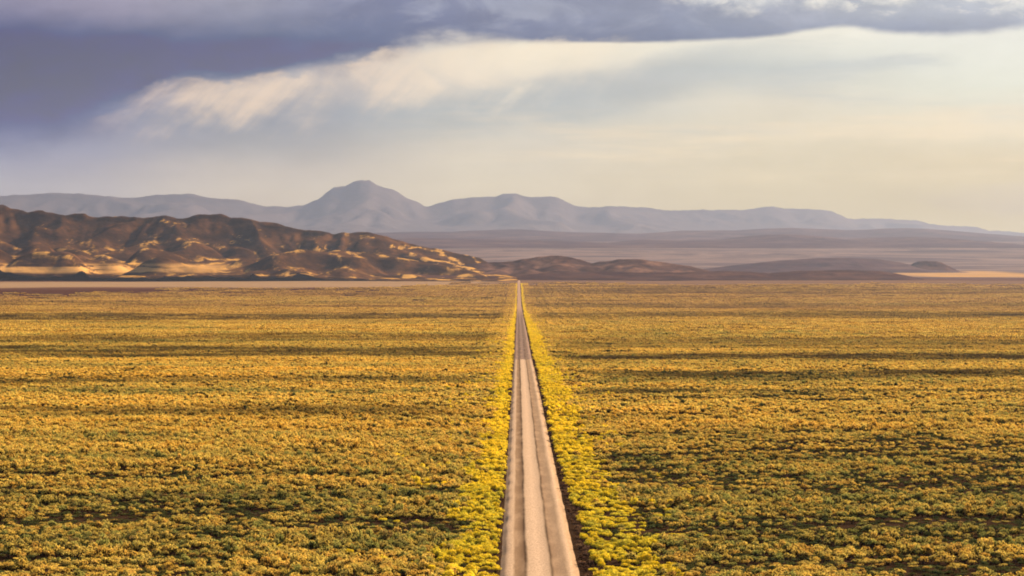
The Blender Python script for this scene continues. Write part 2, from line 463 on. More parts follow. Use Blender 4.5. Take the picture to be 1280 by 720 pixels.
# ------------------------------------------------------------------ shrubs
def leaf_material(name, palette, dry, rnd=.9, trans=.30, tan=False):
    """foliage colour: broad tracts of different growth, each plant and each leaf clump a little different"""
    m, t, out = new_mat(name)
    P = pos_of(t)
    oi = t.n('ShaderNodeObjectInfo')
    tract = t.noise(t.scalev(P, (1 / 230, 1 / 110, 0)), 1, 4, .55)
    tract2 = t.noise(t.scalev(P, (1 / 21, 1 / 13, 0)), 1, 3, .6)
    clump = t.noise(t.scalev(P, (2.0, 2.0, 2.0)), 1, 2)
    yy = t.sep(P)[1]
    belt = t.noise(t.scalev(P, (1 / 520, 1 / 48, 0)), 1, 4, .6)           # long belts along the contour
    belt2 = t.noise(t.scalev(P, (1 / 1500, 1 / 190, 0)), 1, 4, .6)
    belt = t.mix(t.step(yy, 900, 2200), belt, belt2)
    tract = t.add(t.mul(tract, .45), t.mul(belt, .55))
    tract = t.add(tract, t.add(t.step(yy, 560, 330, -.03, .075), t.step(yy, 1200, 2600, 0, -.03)))
    xx = t.sep(P)[0]
    yw = t.add(yy, t.mul(t.sub(t.noise(t.scalev(P, (1 / 300, 1 / 300, 0)), 1, 4), .5), t.mul(yy, .13)))
    patch = t.noise(t.scalev(P, (1 / 70, 1 / 30, 0)), 1, 5, .6)
    left, right = t.step(xx, -8, -30), t.step(xx, 8, 30)
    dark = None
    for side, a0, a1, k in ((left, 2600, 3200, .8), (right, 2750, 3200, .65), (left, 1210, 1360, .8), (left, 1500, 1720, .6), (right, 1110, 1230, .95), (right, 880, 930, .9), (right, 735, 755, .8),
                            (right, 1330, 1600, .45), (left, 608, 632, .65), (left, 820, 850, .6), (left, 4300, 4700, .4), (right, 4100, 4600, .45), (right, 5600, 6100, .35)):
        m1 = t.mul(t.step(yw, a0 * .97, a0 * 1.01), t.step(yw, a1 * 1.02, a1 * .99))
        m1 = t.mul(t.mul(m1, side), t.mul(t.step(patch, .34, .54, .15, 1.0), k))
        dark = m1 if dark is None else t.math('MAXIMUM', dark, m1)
    v = t.add(t.add(t.mul(tract, .75), t.mul(tract2, .25)), t.mul(t.sub(oi.outputs['Random'], .5), rnd * .22))
    v = t.add(v, t.mul(t.sub(clump, .5), .12))
    v = t.math('MULTIPLY_ADD', t.sub(v, .5), 1.5, .5)
    c = t.ramp(v, palette)
    if tan:                                       # foliage turns straw-coloured towards the far end of the plain
        tn = t.noise(t.scalev(P, (1 / 900, 1 / 260, 0)), 1, 4, .6)
        c = t.mix(t.mul(t.step(yy, 1700, 4200), t.step(tn, .36, .60, .35, 1.0)), c, t.mix(t.step(tn, .5, .7), (.58, .34, .085), (.34, .185, .06)))
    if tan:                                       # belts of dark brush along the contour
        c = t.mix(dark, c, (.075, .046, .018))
    hv = t.n('ShaderNodeHueSaturation')
    t.set(hv.inputs['Color'], c)
    t.set(hv.inputs['Value'], t.add(.72, t.mul(oi.outputs['Random'], .5)))
    t.set(hv.inputs['Saturation'], t.add(.9, t.mul(clump, .2)))
    d = t.n('ShaderNodeBsdfDiffuse'); tr = t.n('ShaderNodeBsdfTranslucent')
    t.set(d.inputs[0], hv.outputs[0]); t.set(tr.inputs[0], hv.outputs[0])
    ms = t.n('ShaderNodeMixShader'); ms.inputs[0].default_value = trans
    t.nt.links.new(d.outputs[0], ms.inputs[1]); t.nt.links.new(tr.outputs[0], ms.inputs[2])
    t.nt.links.new(ms.outputs[0], out.inputs[0])
    return m


def twig_material():
    m, t, out = new_mat('twig_bark')
    c = t.mix(t.noise(t.scalev(pos_of(t), (6, 6, 6)), 1, 3), (.02, .012, .008), (.06, .035, .022))
    principled(t, out, c)
    return m


def shrub_leaves(rs, n, size, r=.62, h=.75, lobes=7, low=.12):
    """n leaf clumps spread over several rounded lobes; returns verts, faces"""
    lc = []
    for k in range(lobes):
        a = 2 * math.pi * (k + rs.rand() * .7) / lobes
        rr = r * (.25 + .45 * rs.rand()) if k else 0
        lc.append((rr * math.cos(a), rr * math.sin(a), h * (.42 + .25 * rs.rand()), r * (.36 + .2 * rs.rand())))
    lc = np.array(lc)
    pick = rs.randint(0, lobes, n)
    d = rs.normal(size=(n, 3)); d[:, 2] = np.abs(d[:, 2]) * .9 - .25
    d /= np.linalg.norm(d, axis=1)[:, None]
    rad = lc[pick, 3] * (.65 + .4 * rs.rand(n))
    c = lc[pick, :3] + d * rad[:, None] * np.array([1, 1, .95])
    c[:, 2] = np.maximum(c[:, 2], low * rs.rand(n) + .04)
    nrm = d + rs.normal(size=(n, 3)) * .55; nrm /= np.linalg.norm(nrm, axis=1)[:, None]
    t1 = np.cross(nrm, rs.normal(size=(n, 3))); t1 /= np.linalg.norm(t1, axis=1)[:, None]
    t2 = np.cross(nrm, t1)
    s = (size * (.6 + .8 * rs.rand(n)))[:, None]
    q = np.stack([c - t1 * s * .5, c - t2 * s * .33 + nrm * s * .1, c + t1 * s * .5, c + t2 * s * .33 - nrm * s * .1], 1)
    lit_tops = (d[:, 2] > .04 + .28 * rs.normal(size=n)) & (c[:, 2] > h * .36) & (rad > lc[pick, 3] * .78)  # lit tops get the bright slot, shaded sides the dark one
    return q.reshape(-1, 3), np.arange(n * 4).reshape(-1, 4), np.where(lit_tops, 0, 1)


def stems_mesh(rs, r, h, n=9):
    V, Fc = [], []
    for k in range(n):
        a = 2 * math.pi * (k + rs.rand()) / n
        tip = np.array([math.cos(a) * r * (.3 + .45 * rs.rand()), math.sin(a) * r * (.3 + .45 * rs.rand()), h * (.5 + .35 * rs.rand())])
        midp = tip * np.array([.35, .35, .5]); base = np.array([math.cos(a) * .05, math.sin(a) * .05, -.08])
        b = len(V)
        for p, w in ((base, .028), (midp, .018), (tip, .006)):
            for j in range(3):
                q = 2 * math.pi * j / 3
                V.append(p + np.array([math.cos(q) * w, math.sin(q) * w, 0]))
        for lv in (0, 3):
            for j in range(3):
                j2 = (j + 1) % 3
                Fc.append((b + lv + j, b + lv + j2, b + lv + 3 + j2, b + lv + 3 + j))
    return np.array(V), np.array(Fc)


def combine(parts):
    V, Fc, M, off = [], [], [], 0
    for v, f, mi in parts:
        V.append(v); Fc.append(f + off); M.append(np.broadcast_to(mi, (len(f),))); off += len(v)
    return np.concatenate(V), np.concatenate(Fc), np.concatenate(M)


def hidden_collection(name, meshes):
    c = bpy.data.collections.new(name)
    for i, me in enumerate(meshes):
        o = bpy.data.objects.new(me.name, me); c.objects.link(o)
    return c


def scatter(name, coll, pos, rot, scl, idx, label, cat):
    me = bpy.data.meshes.new(name)
    pos = np.asarray(pos, np.float32)
    me.vertices.add(len(pos)); me.vertices.foreach_set('co', pos.ravel())
    a = me.attributes.new('rot', 'FLOAT_VECTOR', 'POINT'); a.data.foreach_set('vector', np.asarray(rot, np.float32).ravel())
    a = me.attributes.new('scl', 'FLOAT_VECTOR', 'POINT'); a.data.foreach_set('vector', np.asarray(scl, np.float32).ravel())
    a = me.attributes.new('idx', 'INT', 'POINT'); a.data.foreach_set('value', np.asarray(idx, np.int32))
    o = link(name, me, kind='stuff', label=label, cat=cat)
    ng = bpy.data.node_groups.new(name + '_scatter', 'GeometryNodeTree')
    ng.interface.new_socket('Geometry', in_out='INPUT', socket_type='NodeSocketGeometry')
    ng.interface.new_socket('Geometry', in_out='OUTPUT', socket_type='NodeSocketGeometry')
    N, L = ng.nodes, ng.links
    gi = N.new('NodeGroupInput'); go = N.new('NodeGroupOutput')
    ci = N.new('GeometryNodeCollectionInfo'); ci.inputs['Collection'].default_value = coll
    ci.inputs['Separate Children'].default_value = True; ci.inputs['Reset Children'].default_value = True
    ip = N.new('GeometryNodeInstanceOnPoints'); ip.inputs['Pick Instance'].default_value = True

    def attr(nm, ty):
        n = N.new('GeometryNodeInputNamedAttribute'); n.data_type = ty; n.inputs[0].default_value = nm
        return n.outputs[0]
    L.new(gi.outputs[0], ip.inputs['Points']); L.new(ci.outputs[0], ip.inputs['Instance'])
    L.new(attr('idx', 'INT'), ip.inputs['Instance Index'])
    L.new(attr('rot', 'FLOAT_VECTOR'), ip.inputs['Rotation']); L.new(attr('scl', 'FLOAT_VECTOR'), ip.inputs['Scale'])
    L.new(ip.outputs[0], go.inputs[0])
    md = o.modifiers.new('scatter', 'NODES'); md.node_group = ng
    return o


def in_view(x, y, m=6.0):
    return np.abs(x - CAM[0] + y * .0025) < y * .2118 + m


def field_end(x):
    """where the scrub gives way to bare ground: nearer on the left"""
    return np.where(x < -60, 6850 - np.clip(-x - 60, 0, 1500) * 1.1, 6950.0) + 420 * perlin(x / 330, 0.2, 91) * smooth(20, 200, np.abs(x))


def rows_noise(x, y):
    """hollows that run across the plain: positive = thin low growth, negative = tall dense growth"""
    wx = x + 6 * perlin(x / 30, y / 30, 107)
    wy = y + 3.5 * perlin(x / 26, y / 22, 108)
    return (1.0 * perlin(wx / 11.0, wy / 4.0, 101) + .85 * perlin(wx / 34, wy / 11, 102) + .75 * perlin(x / 120, y / 34, 103)
            + 1.0 * smooth(1400, 2200, y) * perlin(x / 420, y / 100, 109) + thin_tract(x, y))


def thin_tract(x, y):
    """broad tracts: open green growth in the foreground, dense golden growth behind it on the left"""
    n = 60 * perlin(x / 70, y / 90, 118)
    t = .26 * smooth(440, 360, y + n) * (1 - .5 * smooth(300, 262, y))
    t = t + .20 * smooth(5, 40, x) * smooth(640, 470, y + n)
    return t - .30 * smooth(10, 60, -x) * smooth(430, 500, y + n) * smooth(800, 700, y + n)


def gap(x, y):
    """bare hollows and dry washes between the shrubs: 1 = bare"""
    wash = np.abs(perlin(x / 230 + .1 * perlin(x / 40, y / 40, 106), y / 62, 104))
    return np.maximum(smooth(.16, .50, rows_noise(x, y)), smooth(.03, .012, wash) * (perlin(x / 130, y / 90, 105) > -.05))


def height_mod(x, y):
    h = 1 - .62 * rows_noise(x, y) + .2 * perlin(x / 5, y / 4, 111)
    v = smooth(13, 8, np.abs(x))                                     # the roadside growth is more even
    return np.clip(h, .36, 1.7) * (1 - v) + np.clip(h, .8, 1.3) * v


def verge_edge(x, y):
    """probability of the bright yellow roadside growth"""
    l_in, l_out = -4.9, -(8.0 + 2.6 * perlin(y / 16, 0.5, 121) + 1.6 * perlin(y / 60, 0.2, 122) + 1.0)
    r_in, r_out = 6.0 - .8 * smooth(330, 520, y) + .4 * perlin(y / 9, .3, 123), 12.2 + 2.4 * perlin(y / 18, 0.5, 124) + 2.5 * perlin(y / 60, 0.2, 125)
    narrow = 1 - .25 * smooth(2000, 3600, y)
    left = smooth(l_out * narrow - 2.0, l_out * narrow + .3, x) * (x < l_in)
    right = smooth(r_out * narrow + 2.2, r_out * narrow - .3, x) * (x > r_in)
    broken = np.maximum(.6 + .6 * smooth(-.35, .25, perlin(x / 6, y / 10, 127)), 1.15 * (np.abs(x) < 8.2)); left = left * broken; right = right * broken
    return np.where(x < 0, left, right)


ORD = ['first', 'second', 'third', 'fourth', 'fifth', 'sixth', 'seventh', 'eighth', 'ninth', 'tenth', 'eleventh', 'twelfth', 'thirteenth', 'fourteenth', 'fifteenth',
       'sixteenth', 'seventeenth', 'eighteenth', 'nineteenth']
TENS = {20: ('twentieth', 'twenty'), 30: ('thirtieth', 'thirty'), 40: ('fortieth', 'forty'), 50: ('fiftieth', 'fifty'), 60: ('sixtieth', 'sixty'), 70: ('seventieth', 'seventy'),
        80: ('eightieth', 'eighty'), 90: ('ninetieth', 'ninety')}


def ordinal(n):
    if n == 100: return 'hundredth'
    if n > 100: return 'hundred-and-' + ordinal(n - 100)
    if n < 20: return ORD[n - 1]
    t = n // 10 * 10
    return TENS[t][0] if n == t else TENS[t][1] + '-' + ORD[n - t - 1]


def build_plants():
    rs = np.random.RandomState(12)
    gold, amber, olive, green, brown = (.86, .59, .11), (.86, .50, .07), (.54, .42, .085), (.27, .27, .065), (.20, .12, .04)
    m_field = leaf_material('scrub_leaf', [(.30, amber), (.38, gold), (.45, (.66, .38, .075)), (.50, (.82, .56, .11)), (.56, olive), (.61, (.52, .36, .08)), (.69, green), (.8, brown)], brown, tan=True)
    m_yel = leaf_material('yellow_brush_leaf', [(.25, (.80, .56, .035)), (.52, (.86, .62, .035)), (.64, (.66, .52, .04)), (.78, (.42, .36, .04))], brown, trans=.3)
    m_dry = leaf_material('dry_brush_leaf', [(.3, (.08, .04, .025)), (.5, (.12, .062, .038)), (.7, (.17, .10, .055))], brown, trans=.2)
    m_dark = leaf_material('dark_brush_leaf', [(.3, (.14, .11, .03)), (.5, (.09, .095, .03)), (.7, (.06, .07, .024))], brown, trans=.2)
    m_twig = twig_material()
    m_shaded = {}
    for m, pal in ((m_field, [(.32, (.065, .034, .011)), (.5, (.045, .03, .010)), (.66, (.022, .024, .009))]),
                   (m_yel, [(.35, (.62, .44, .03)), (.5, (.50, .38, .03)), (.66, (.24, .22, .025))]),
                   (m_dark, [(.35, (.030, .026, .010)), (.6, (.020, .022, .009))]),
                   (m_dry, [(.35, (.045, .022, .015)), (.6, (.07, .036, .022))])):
        m_shaded[m.name] = leaf_material(m.name.replace('leaf', 'shaded_leaf'), pal, brown, rnd=.4, trans=.12)  # darker leaf copy: shade on sides and bases put into the colour

    def make_set(name, mat, nleaf, size, k, r=.66, h=.85):
        out = []
        for i in range(k):
            v, f, mi = shrub_leaves(rs, nleaf, size, r * (.9 + .2 * rs.rand()), h * (.85 + .3 * rs.rand()), lobes=5 + i % 4)
            v2, f2 = stems_mesh(rs, r, h)
            V, Fc, M = combine([(v, f, mi), (v2, f2, 2)])
            out.append(mesh_np(f'{name}_{i}', V, Fc, [mat, m_shaded[mat.name], m_twig], False, M))
        return out

    # ---- candidate positions, row by row (rows run across the view)
    def strip(y0, y1, step, xl, xr):
        nr = int((y1 - y0) / step)
        yy = y0 + step * np.arange(nr)
        P = []
        for j, y in enumerate(yy):
            a, b = xl(y), xr(y)
            n = max(1, int((b - a) / step))
            x = a + step * (np.arange(n) + .5 + .5 * (j % 2)) + rs.uniform(-.36, .36, n) * step
            P.append(np.stack([x, y + rs.uniform(-.33, .33, n) * step, np.full(n, j)], 1))
        return np.concatenate(P)

    cl = lambda y: CAM[0] - .0025 * y - (.2118 * y * 1.06 + 55)
    cr = lambda y: CAM[0] - .0025 * y + (.2118 * y * 1.06 + 55)

    def classify(P):
        x, y = P[:, 0], P[:, 1]
        ax = np.abs(x)
        ve = verge_edge(x, y)
        u = rs.rand(len(x))
        yel = (ve > u * .95 + .02)
        strip_dry = ((x > 4.7) & (x < 6.3)) | ((x < -4.5) & (x > -5.0))
        stray = (ax < 34) & (ax > 6) & (u > .5) & (perlin(x / 7, y / 6, 131) > .30 + .5 * smooth(14, 34, ax))
        yel = (yel | stray) & (ax > 4.9)
        dry = strip_dry & ~yel & (ax > 4.75)
        g = gap(x, y)
        alive = (ax > 4.75) & (rs.rand(len(x)) > g * .30) & (~yel | (rs.rand(len(x)) > .12 * (y < 1200)))
        alive &= (y < field_end(x))
        dry_in_gap = (ax > 7) & ~yel & (rs.rand(len(x)) < .03 + .75 * g)
        kind = np.where(yel, 1, np.where(dry, 2, np.where(dry_in_gap, 3, 0)))
        return alive, kind

    sets = {0: ('desert_shrub', m_field), 1: ('yellow_shrub', m_yel), 2: ('dry_shrub', m_dry), 3: ('dark_shrub', m_dark)}
    near_meshes = {k: [] for k in sets}
    for k, (nm, mat) in sets.items():
        nl = (380, 360, 170, 260)[k]
        near_meshes[k] = make_set(nm + '_full', mat, nl, (.14, .14, .13, .14)[k], 6, (.66, .60, .46, .62)[k], (.98, .85, .5, .8)[k])
    hero = {}
    for k, (nm, mat) in sets.items():                      # the individuals: foliage and stems as parts of their own
        hero[k] = []
        for i in range(6):
            r, h = (.66, .60, .46, .62)[k], (.98, .85, .5, .8)[k]
            v, f, mi = shrub_leaves(rs, (480, 460, 200, 320)[k], (.11, .11, .11, .12)[k], r * (.9 + .2 * rs.rand()), h * (.85 + .3 * rs.rand()), lobes=5 + i % 4)
            lm = mesh_np(nm + '_foliage', v, f, [mat, m_shaded[mat.name]], False, mi)
            v, f = stems_mesh(rs, r, h, 11)
            sm = mesh_np(nm + '_stems', v, f, [m_twig], False)
            hero[k].append((lm, sm))
    low_meshes = {k: make_set(nm + '_sparse', mat, 120, .27, 6, .6, .9) for k, (nm, mat) in sets.items()}
    near_col = {k: hidden_collection(sets[k][0] + '_source', near_meshes[k]) for k in sets}
    low_col = {k: hidden_collection(sets[k][0] + '_far_source', low_meshes[k]) for k in sets}

    def place(P):
        x, y = P[:, 0], P[:, 1]
        n = len(x)
        pos = np.stack([x, y, ground_z(x, y) - .03], 1)
        rot = np.zeros((n, 3)); rot[:, 2] = rs.rand(n) * 6.283; rot[:, 0] = rs.normal(size=n) * .06; rot[:, 1] = rs.normal(size=n) * .06
        hm = height_mod(x, y) * (.72 + .56 * rs.rand(n))
        scl = np.stack([.8 + .35 * rs.rand(n)] * 2 + [hm], 1) * (1 + .1 * hm[:, None])
        return pos, rot, scl

    STEP = 1.36
    near = strip(180, 620, STEP, cl, cr)
    alive, kind = classify(near)
    vis = in_view(near[:, 0], near[:, 1], -.4) & (near[:, 1] > 262)
    chosen = np.zeros(len(near), bool)
    row0 = int(near[vis][:, 2].min())
    for k in (0, 1, 2, 3):
        idx = np.where(alive & (kind == k) & vis)[0]
        idx = idx[np.lexsort((np.abs(near[idx, 0]), near[idx, 2]))]
        limit = (300, 300, 110, 160)[k]
        idx = idx[:limit]
        chosen[idx] = True
        pos, rot, scl = place(near[idx])
        cnt = {}
        noun = ('golden desert shrub', 'yellow roadside shrub', 'brown dry shrub', 'dark green shrub')[k]
        group = ('golden olive shrubs of the desert plain', 'bright yellow shrubs along the road verges', 'low dry brown shrubs', 'dark green shrubs in the hollows')[k]
        for q, i in enumerate(idx):
            row = int(near[i, 2]) - row0 + 1
            side = 'left' if near[i, 0] < 0 else 'right'
            cnt[(row, side)] = cnt.get((row, side), 0) + 1
            c = cnt[(row, side)]
            lab = f'{noun}, {ordinal(c)} such outward on the {side} of the road, row {ordinal(row)} from front'
            e = bpy.data.objects.new(sets[k][0], None); COL.objects.link(e)
            e.empty_display_size = .2
            e.location = pos[q]; e.rotation_euler = rot[q]; e.scale = scl[q]
            e['label'] = lab; e['category'] = 'shrub'; e['group'] = group
            lm, sm = hero[k][int(rs.randint(0, 6))]
            link('foliage', lm, parent=e); link('stem', sm, parent=e)
    mass = {0: [], 1: [], 2: [], 3: []}
    for k in sets:
        mass[k].append(near[alive & (kind == k) & ~chosen])
    far1 = strip(620, 1500, 1.42, cl, cr)
    al1, kd1 = classify(far1)
    # along the road to the far end: single shrubs too
    rl = lambda y: -26.0; rr = lambda y: 26.0
    far2 = strip(1500, 2700, 1.35, rl, rr)
    far3 = strip(2700, 7000, 1.9, rl, rr)
    al2, kd2 = classify(far2); al3, kd3 = classify(far3)
    nm = {0: ('desert_scrub', 'dense golden and olive scrub covering the plain on both sides of the road', 'scrub'),
          1: ('yellow_verge_scrub', 'bright yellow scrub lining both edges of the straight road into the distance', 'scrub'),
          2: ('dry_scrub', 'low reddish-brown dry scrub scattered between the golden shrubs and beside the road', 'scrub'),
          3: ('dark_scrub', 'dark green scrub growing low in the hollows of the golden plain', 'scrub')}
    for k in sets:
        A = np.concatenate(mass[k]); pos, rot, scl = place(A)
        B = np.concatenate([far1[al1 & (kd1 == k)], far2[al2 & (kd2 == k)], far3[al3 & (kd3 == k)]])
        n3 = int((al3 & (kd3 == k)).sum())
        p2, r2, s2 = place(B)
        if n3: s2[-n3:] *= 1.45
        # one collection holds both detail levels, picked by index
        c = bpy.data.collections.new(sets[k][0] + '_mixed_source')
        for i, me in enumerate(near_meshes[k] + low_meshes[k]):
            o = bpy.data.objects.new(f'a{i:02d}', me); c.objects.link(o)
        idx = np.concatenate([rs.randint(0, 6, len(A)), 6 + rs.randint(0, 6, len(B))])
        P = np.concatenate([pos, p2]); R = np.concatenate([rot, r2]); S = np.concatenate([scl, s2])
        if k == 0:                                          # far field: patches of many shrubs on the same ground
            tiles, tcol = [], c
            for i in range(6):
                parts = []
                for gx in range(10):
                    for gy in range(10):
                        X, Y = (gx + rs.rand() - 5) * 1.4, (gy + rs.rand() - 5) * 1.4
                        hm = 1 - .9 * float(perlin((X + 40 * i) / 4.5, Y / 3.4, 141 + i))
                        if rs.rand() < .10 or hm < .45: continue
                        v, f, mi = shrub_leaves(rs, 26, .5, .7, .85, lobes=4)
                        v = v * (.75 + .5 * rs.rand()) * np.array([1, 1, min(hm, 1.8)]) + np.array([X, Y, -.05])
                        parts.append((v, f, mi))
                V, Fc, M = combine(parts)
                c.objects.link(bpy.data.objects.new(f'b{i:02d}', mesh_np(f'scrub_patch_{i}', V, Fc, [m_field, m_shaded[m_field.name]], False, M)))
            Ts = []
            y = 1500 + 7.0
            while y < 7300:
                big = 1.0 if y < 2600 else (1.5 if y < 4200 else 2.0)
                w = 14 * big
                xs = np.concatenate([-np.arange(26 + w / 2, .2118 * y * 1.06 + 90 + .0025 * y, w)[::-1], np.arange(26 + w / 2, .2118 * y * 1.06 + 90, w)])
                Ts.append(np.stack([xs, np.full(len(xs), y), np.full(len(xs), big)], 1))
                y += w
            T = np.concatenate(Ts)
            x, y, big = T.T
            keep = (y < field_end(x)) & (rs.rand(len(x)) > .8 * smooth(-900, 0, y - field_end(x) + 500 * perlin(x / 200, y / 150, 93)))
            wash = np.abs(perlin(x / 420, y / 95, 104))
            keep &= ~((wash < .028) & (perlin(x / 300, y / 200, 105) > -.1))
            x, y, big = x[keep], y[keep], big[keep]
            z0 = ground_z(x, y)
            e = 5.0
            dx = (ground_z(x + e, y) - ground_z(x - e, y)) / (2 * e); dy = (ground_z(x, y + e) - ground_z(x, y - e)) / (2 * e)
            R3 = np.stack([np.arctan(dy), -np.arctan(dx), np.zeros(len(x))], 1)
            hs = big * (.8 + .3 * rs.rand(len(x))) * (1 + .35 * perlin(x / 120, y / 60, 113))
            hs = np.where(big > 1, hs * .8, hs)
            hs = hs * np.clip(1 + .7 * perlin(x / 75, y / 26, 114) + .7 * perlin(x / 260, y / 85, 115), .35, 2)
            S3 = np.stack([big * 1.04, big * 1.04, hs], 1)
            P = np.concatenate([P, np.stack([x, y, z0 - .05], 1)]); R = np.concatenate([R, R3]); S = np.concatenate([S, S3])
            idx = np.concatenate([idx, 12 + rs.randint(0, 6, len(x))])
        o = scatter(nm[k][0], c, P, R, S, idx, nm[k][1], nm[k][2])
        print(nm[k][0], len(P))


# ------------------------------------------------------------------ sky, sun, haze
def build_world():
    w = bpy.data.worlds.new('World'); scene.world = w; w.use_nodes = True
    w.node_tree.nodes.clear(); t = NT(w.node_tree)
    out = t.n('ShaderNodeOutputWorld'); bg = t.n('ShaderNodeBackground')
    sky = t.n('ShaderNodeTexSky', sky_type='NISHITA', sun_disc=False)
    sky.sun_elevation = SUN_EL; sky.sun_rotation = SUN_AZ
    sky.dust_density = 2.5
    D = t.n('ShaderNodeTexCoord').outputs['Generated']
    x, y, z = t.sep(D)
    az = t.math('ARCTAN2', x, y)
    el = t.math('ARCSINE', z)
    U0 = t.math('MULTIPLY_ADD', az, F_PX / 1280, ROAD_VP / 1280)
    V0 = t.math('MULTIPLY_ADD', el, -F_PX / 720, HORIZON / 720)       # 0 at the top of the storm bank, grows towards the horizon
    K = .27                                                        # radiance of a display white at this exposure
    q = t.comb(t.mul(U0, 1.78), V0, 0.0)
    w1 = t.sub(t.noise(t.scalev(q, (2.2, 5.5, 1)), 1, 5, .55), .5)
    w2 = t.sub(t.noise(t.scalev(q, (7, 16, 1)), 1, 6, .6), .5)
    w3 = t.sub(t.noise(t.scalev(q, (16, 24, 1)), 1, 6, .62), .5)
    U = t.add(U0, t.mul(w1, .12))
    V = t.add(V0, t.mul(w1, .045))
    Us = t.math('MULTIPLY', U, 1.0, clamp=True)

    def cs(l): return [(p / .5, srgb(*c)) for p, c in l]
    Vs = t.math('MULTIPLY', V, 2.0, clamp=True)
    r0 = t.ramp(Vs, cs([(.0, (120, 120, 155)), (.12, (112, 116, 155)), (.2, (124, 128, 162)), (.265, (155, 157, 178)), (.33, (180, 176, 182)), (.42, (182, 176, 180))]))
    r1 = t.ramp(Vs, cs([(.0, (160, 160, 175)), (.12, (165, 165, 175)), (.2, (156, 161, 172)), (.25, (172, 171, 174)), (.29, (196, 188, 182)), (.33, (204, 194, 184)), (.42, (196, 184, 176))]))
    r2 = t.ramp(Vs, cs([(.0, (238, 228, 208)), (.08, (238, 228, 208)), (.14, (222, 213, 200)), (.19, (192, 195, 194)), (.25, (213, 205, 192)), (.33, (214, 203, 186)), (.42, (208, 196, 182))]))
    r3 = t.ramp(Vs, cs([(.0, (236, 232, 218)), (.07, (234, 230, 216)), (.12, (202, 205, 200)), (.18, (218, 211, 196)), (.25, (216, 205, 184)), (.33, (208, 196, 175)), (.42, (208, 196, 178))]))
    r4 = t.ramp(Vs, cs([(.0, (226, 225, 218)), (.08, (226, 226, 217)), (.16, (222, 222, 209)), (.22, (222, 213, 194)), (.28, (212, 198, 174)), (.36, (200, 188, 168)), (.42, (208, 196, 178))]))
    c = t.mix(t.step(Us, .02, .25), r0, r1)
    c = t.mix(t.step(Us, .25, .5), c, r2)
    c = t.mix(t.step(Us, .5, .75), c, r3)
    c = t.mix(t.step(Us, .75, .98), c, r4)
    # slanting grey shaft under the bright band
    shaft = t.sub(V0, t.curve(Us, [(0, .30), (.3, .225), (.5, .175), (.65, .135), (.8, .085), (1, .06)]))
    sm = t.mul(t.mul(t.step(t.add(shaft, t.mul(w2, .07)), -.055, -.01), t.step(t.add(shaft, t.mul(w2, .05)), .06, .01)), t.mul(t.step(Us, .3, .5), t.step(Us, .85, .6)))
    c = t.mix(t.mul(sm, .72), c, srgb(174, 180, 184))
    lay = t.mul(t.step(t.noise(t.scalev(q, (1.6, 12, 1)), 1, 6, .62, .3), .48, .70), t.mul(t.step(Us, .42, .7), t.step(V0, .34, .10)))
    c = t.mix(t.mul(lay, .7), c, srgb(190, 194, 196))
    # pale wisps low on the right
    wisp = t.mul(t.step(t.noise(t.scalev(q, (2.0, 20, 1)), 1, 5, .6), .46, .68), t.mul(t.step(Us, .3, .6), t.mul(t.step(V0, .15, .22), t.step(V0, .34, .26))))
    c = t.mix(t.mul(wisp, .6), c, srgb(236, 218, 192))
    # the storm bank
    edge = t.curve(Us, [(0, .235), (.08, .22), (.14, .185), (.18, .15), (.25, .142), (.30, .128), (.36, .108), (.40, .088), (.45, .078), (.55, .076), (.70, .073),
                        (.745, .067), (.79, .057), (.82, .053), (.85, .060), (.88, .065), (.94, .066), (1, .058)])
    soft = t.curve(Us, [(0, .08), (.12, .05), (.2, .022), (.3, .018), (.4, .022), (.47, .016), (.52, .006), (.7, .005), (.85, .006), (1, .008)])
    rough = t.curve(Us, [(0, .08), (.2, .06), (.4, .075), (.47, .05), (.53, .012), (.6, .008), (.75, .012), (1, .018)])
    d = t.sub(edge, t.add(V0, t.add(t.mul(w2, rough), t.mul(w3, t.mul(rough, .5)))))
    bank = t.step(d, t.mul(soft, -1.0), t.mul(soft, 1.4))
    core = t.ramp(Us, [(0, srgb(76, 88, 126)), (.25, srgb(92, 105, 138)), (.45, srgb(110, 119, 150)), (.7, srgb(128, 138, 164)), (1, srgb(150, 158, 178))])
    pale = t.ramp(Us, [(0, srgb(152, 148, 170)), (.1, srgb(162, 157, 176)), (.25, srgb(162, 162, 178)), (.4, srgb(128, 134, 164)), (.7, srgb(150, 156, 174)), (1, srgb(206, 210, 214))])
    up = t.step(t.add(V0, t.add(t.mul(w1, .12), t.mul(w2, .03))), .085, -.015)
    ccl = t.mix(up, core, pale)
    billow = t.mul(t.step(t.noise(t.scalev(q, (6, 13, 1)), 1, 6, .6, .8), .5, .66), t.mul(t.step(Us, .22, .42), t.step(V0, .075, .03)))
    ccl = t.mix(t.mul(billow, .55), ccl, srgb(172, 177, 194))
    dk = t.step(t.noise(t.scalev(q, (3, 11, 1)), 1, 5, .55, .5), .42, .66)
    ccl = t.mix(t.mul(dk, .15), ccl, srgb(84, 92, 134))
    c = t.mix(t.mul(bank, t.step(Us, .0, .3, .9, .97)), c, ccl)
    # sunlit breaks along the top right of the bank
    top = t.curve(Us, [(0, 0), (.6, 0), (.64, .004), (.68, .022), (.72, .026), (.77, .022), (.80, .016), (.82, .030), (.86, .032), (.885, .012), (.90, .016), (.93, .028), (.96, .040), (1, .048)])
    br = t.step(t.sub(t.add(top, t.mul(w3, .05)), t.add(V0, t.mul(w2, .03))), -.010, .018)
    br = t.mul(br, t.step(t.noise(t.scalev(q, (13, 26, 1)), 1, 5, .6, .6), .40, .58))
    br = t.mul(br, t.step(Us, .62, .68))
    c = t.mix(t.mul(br, .8), c, t.mix(t.step(w3, -.15, .2), srgb(204, 206, 208), srgb(246, 240, 226)))
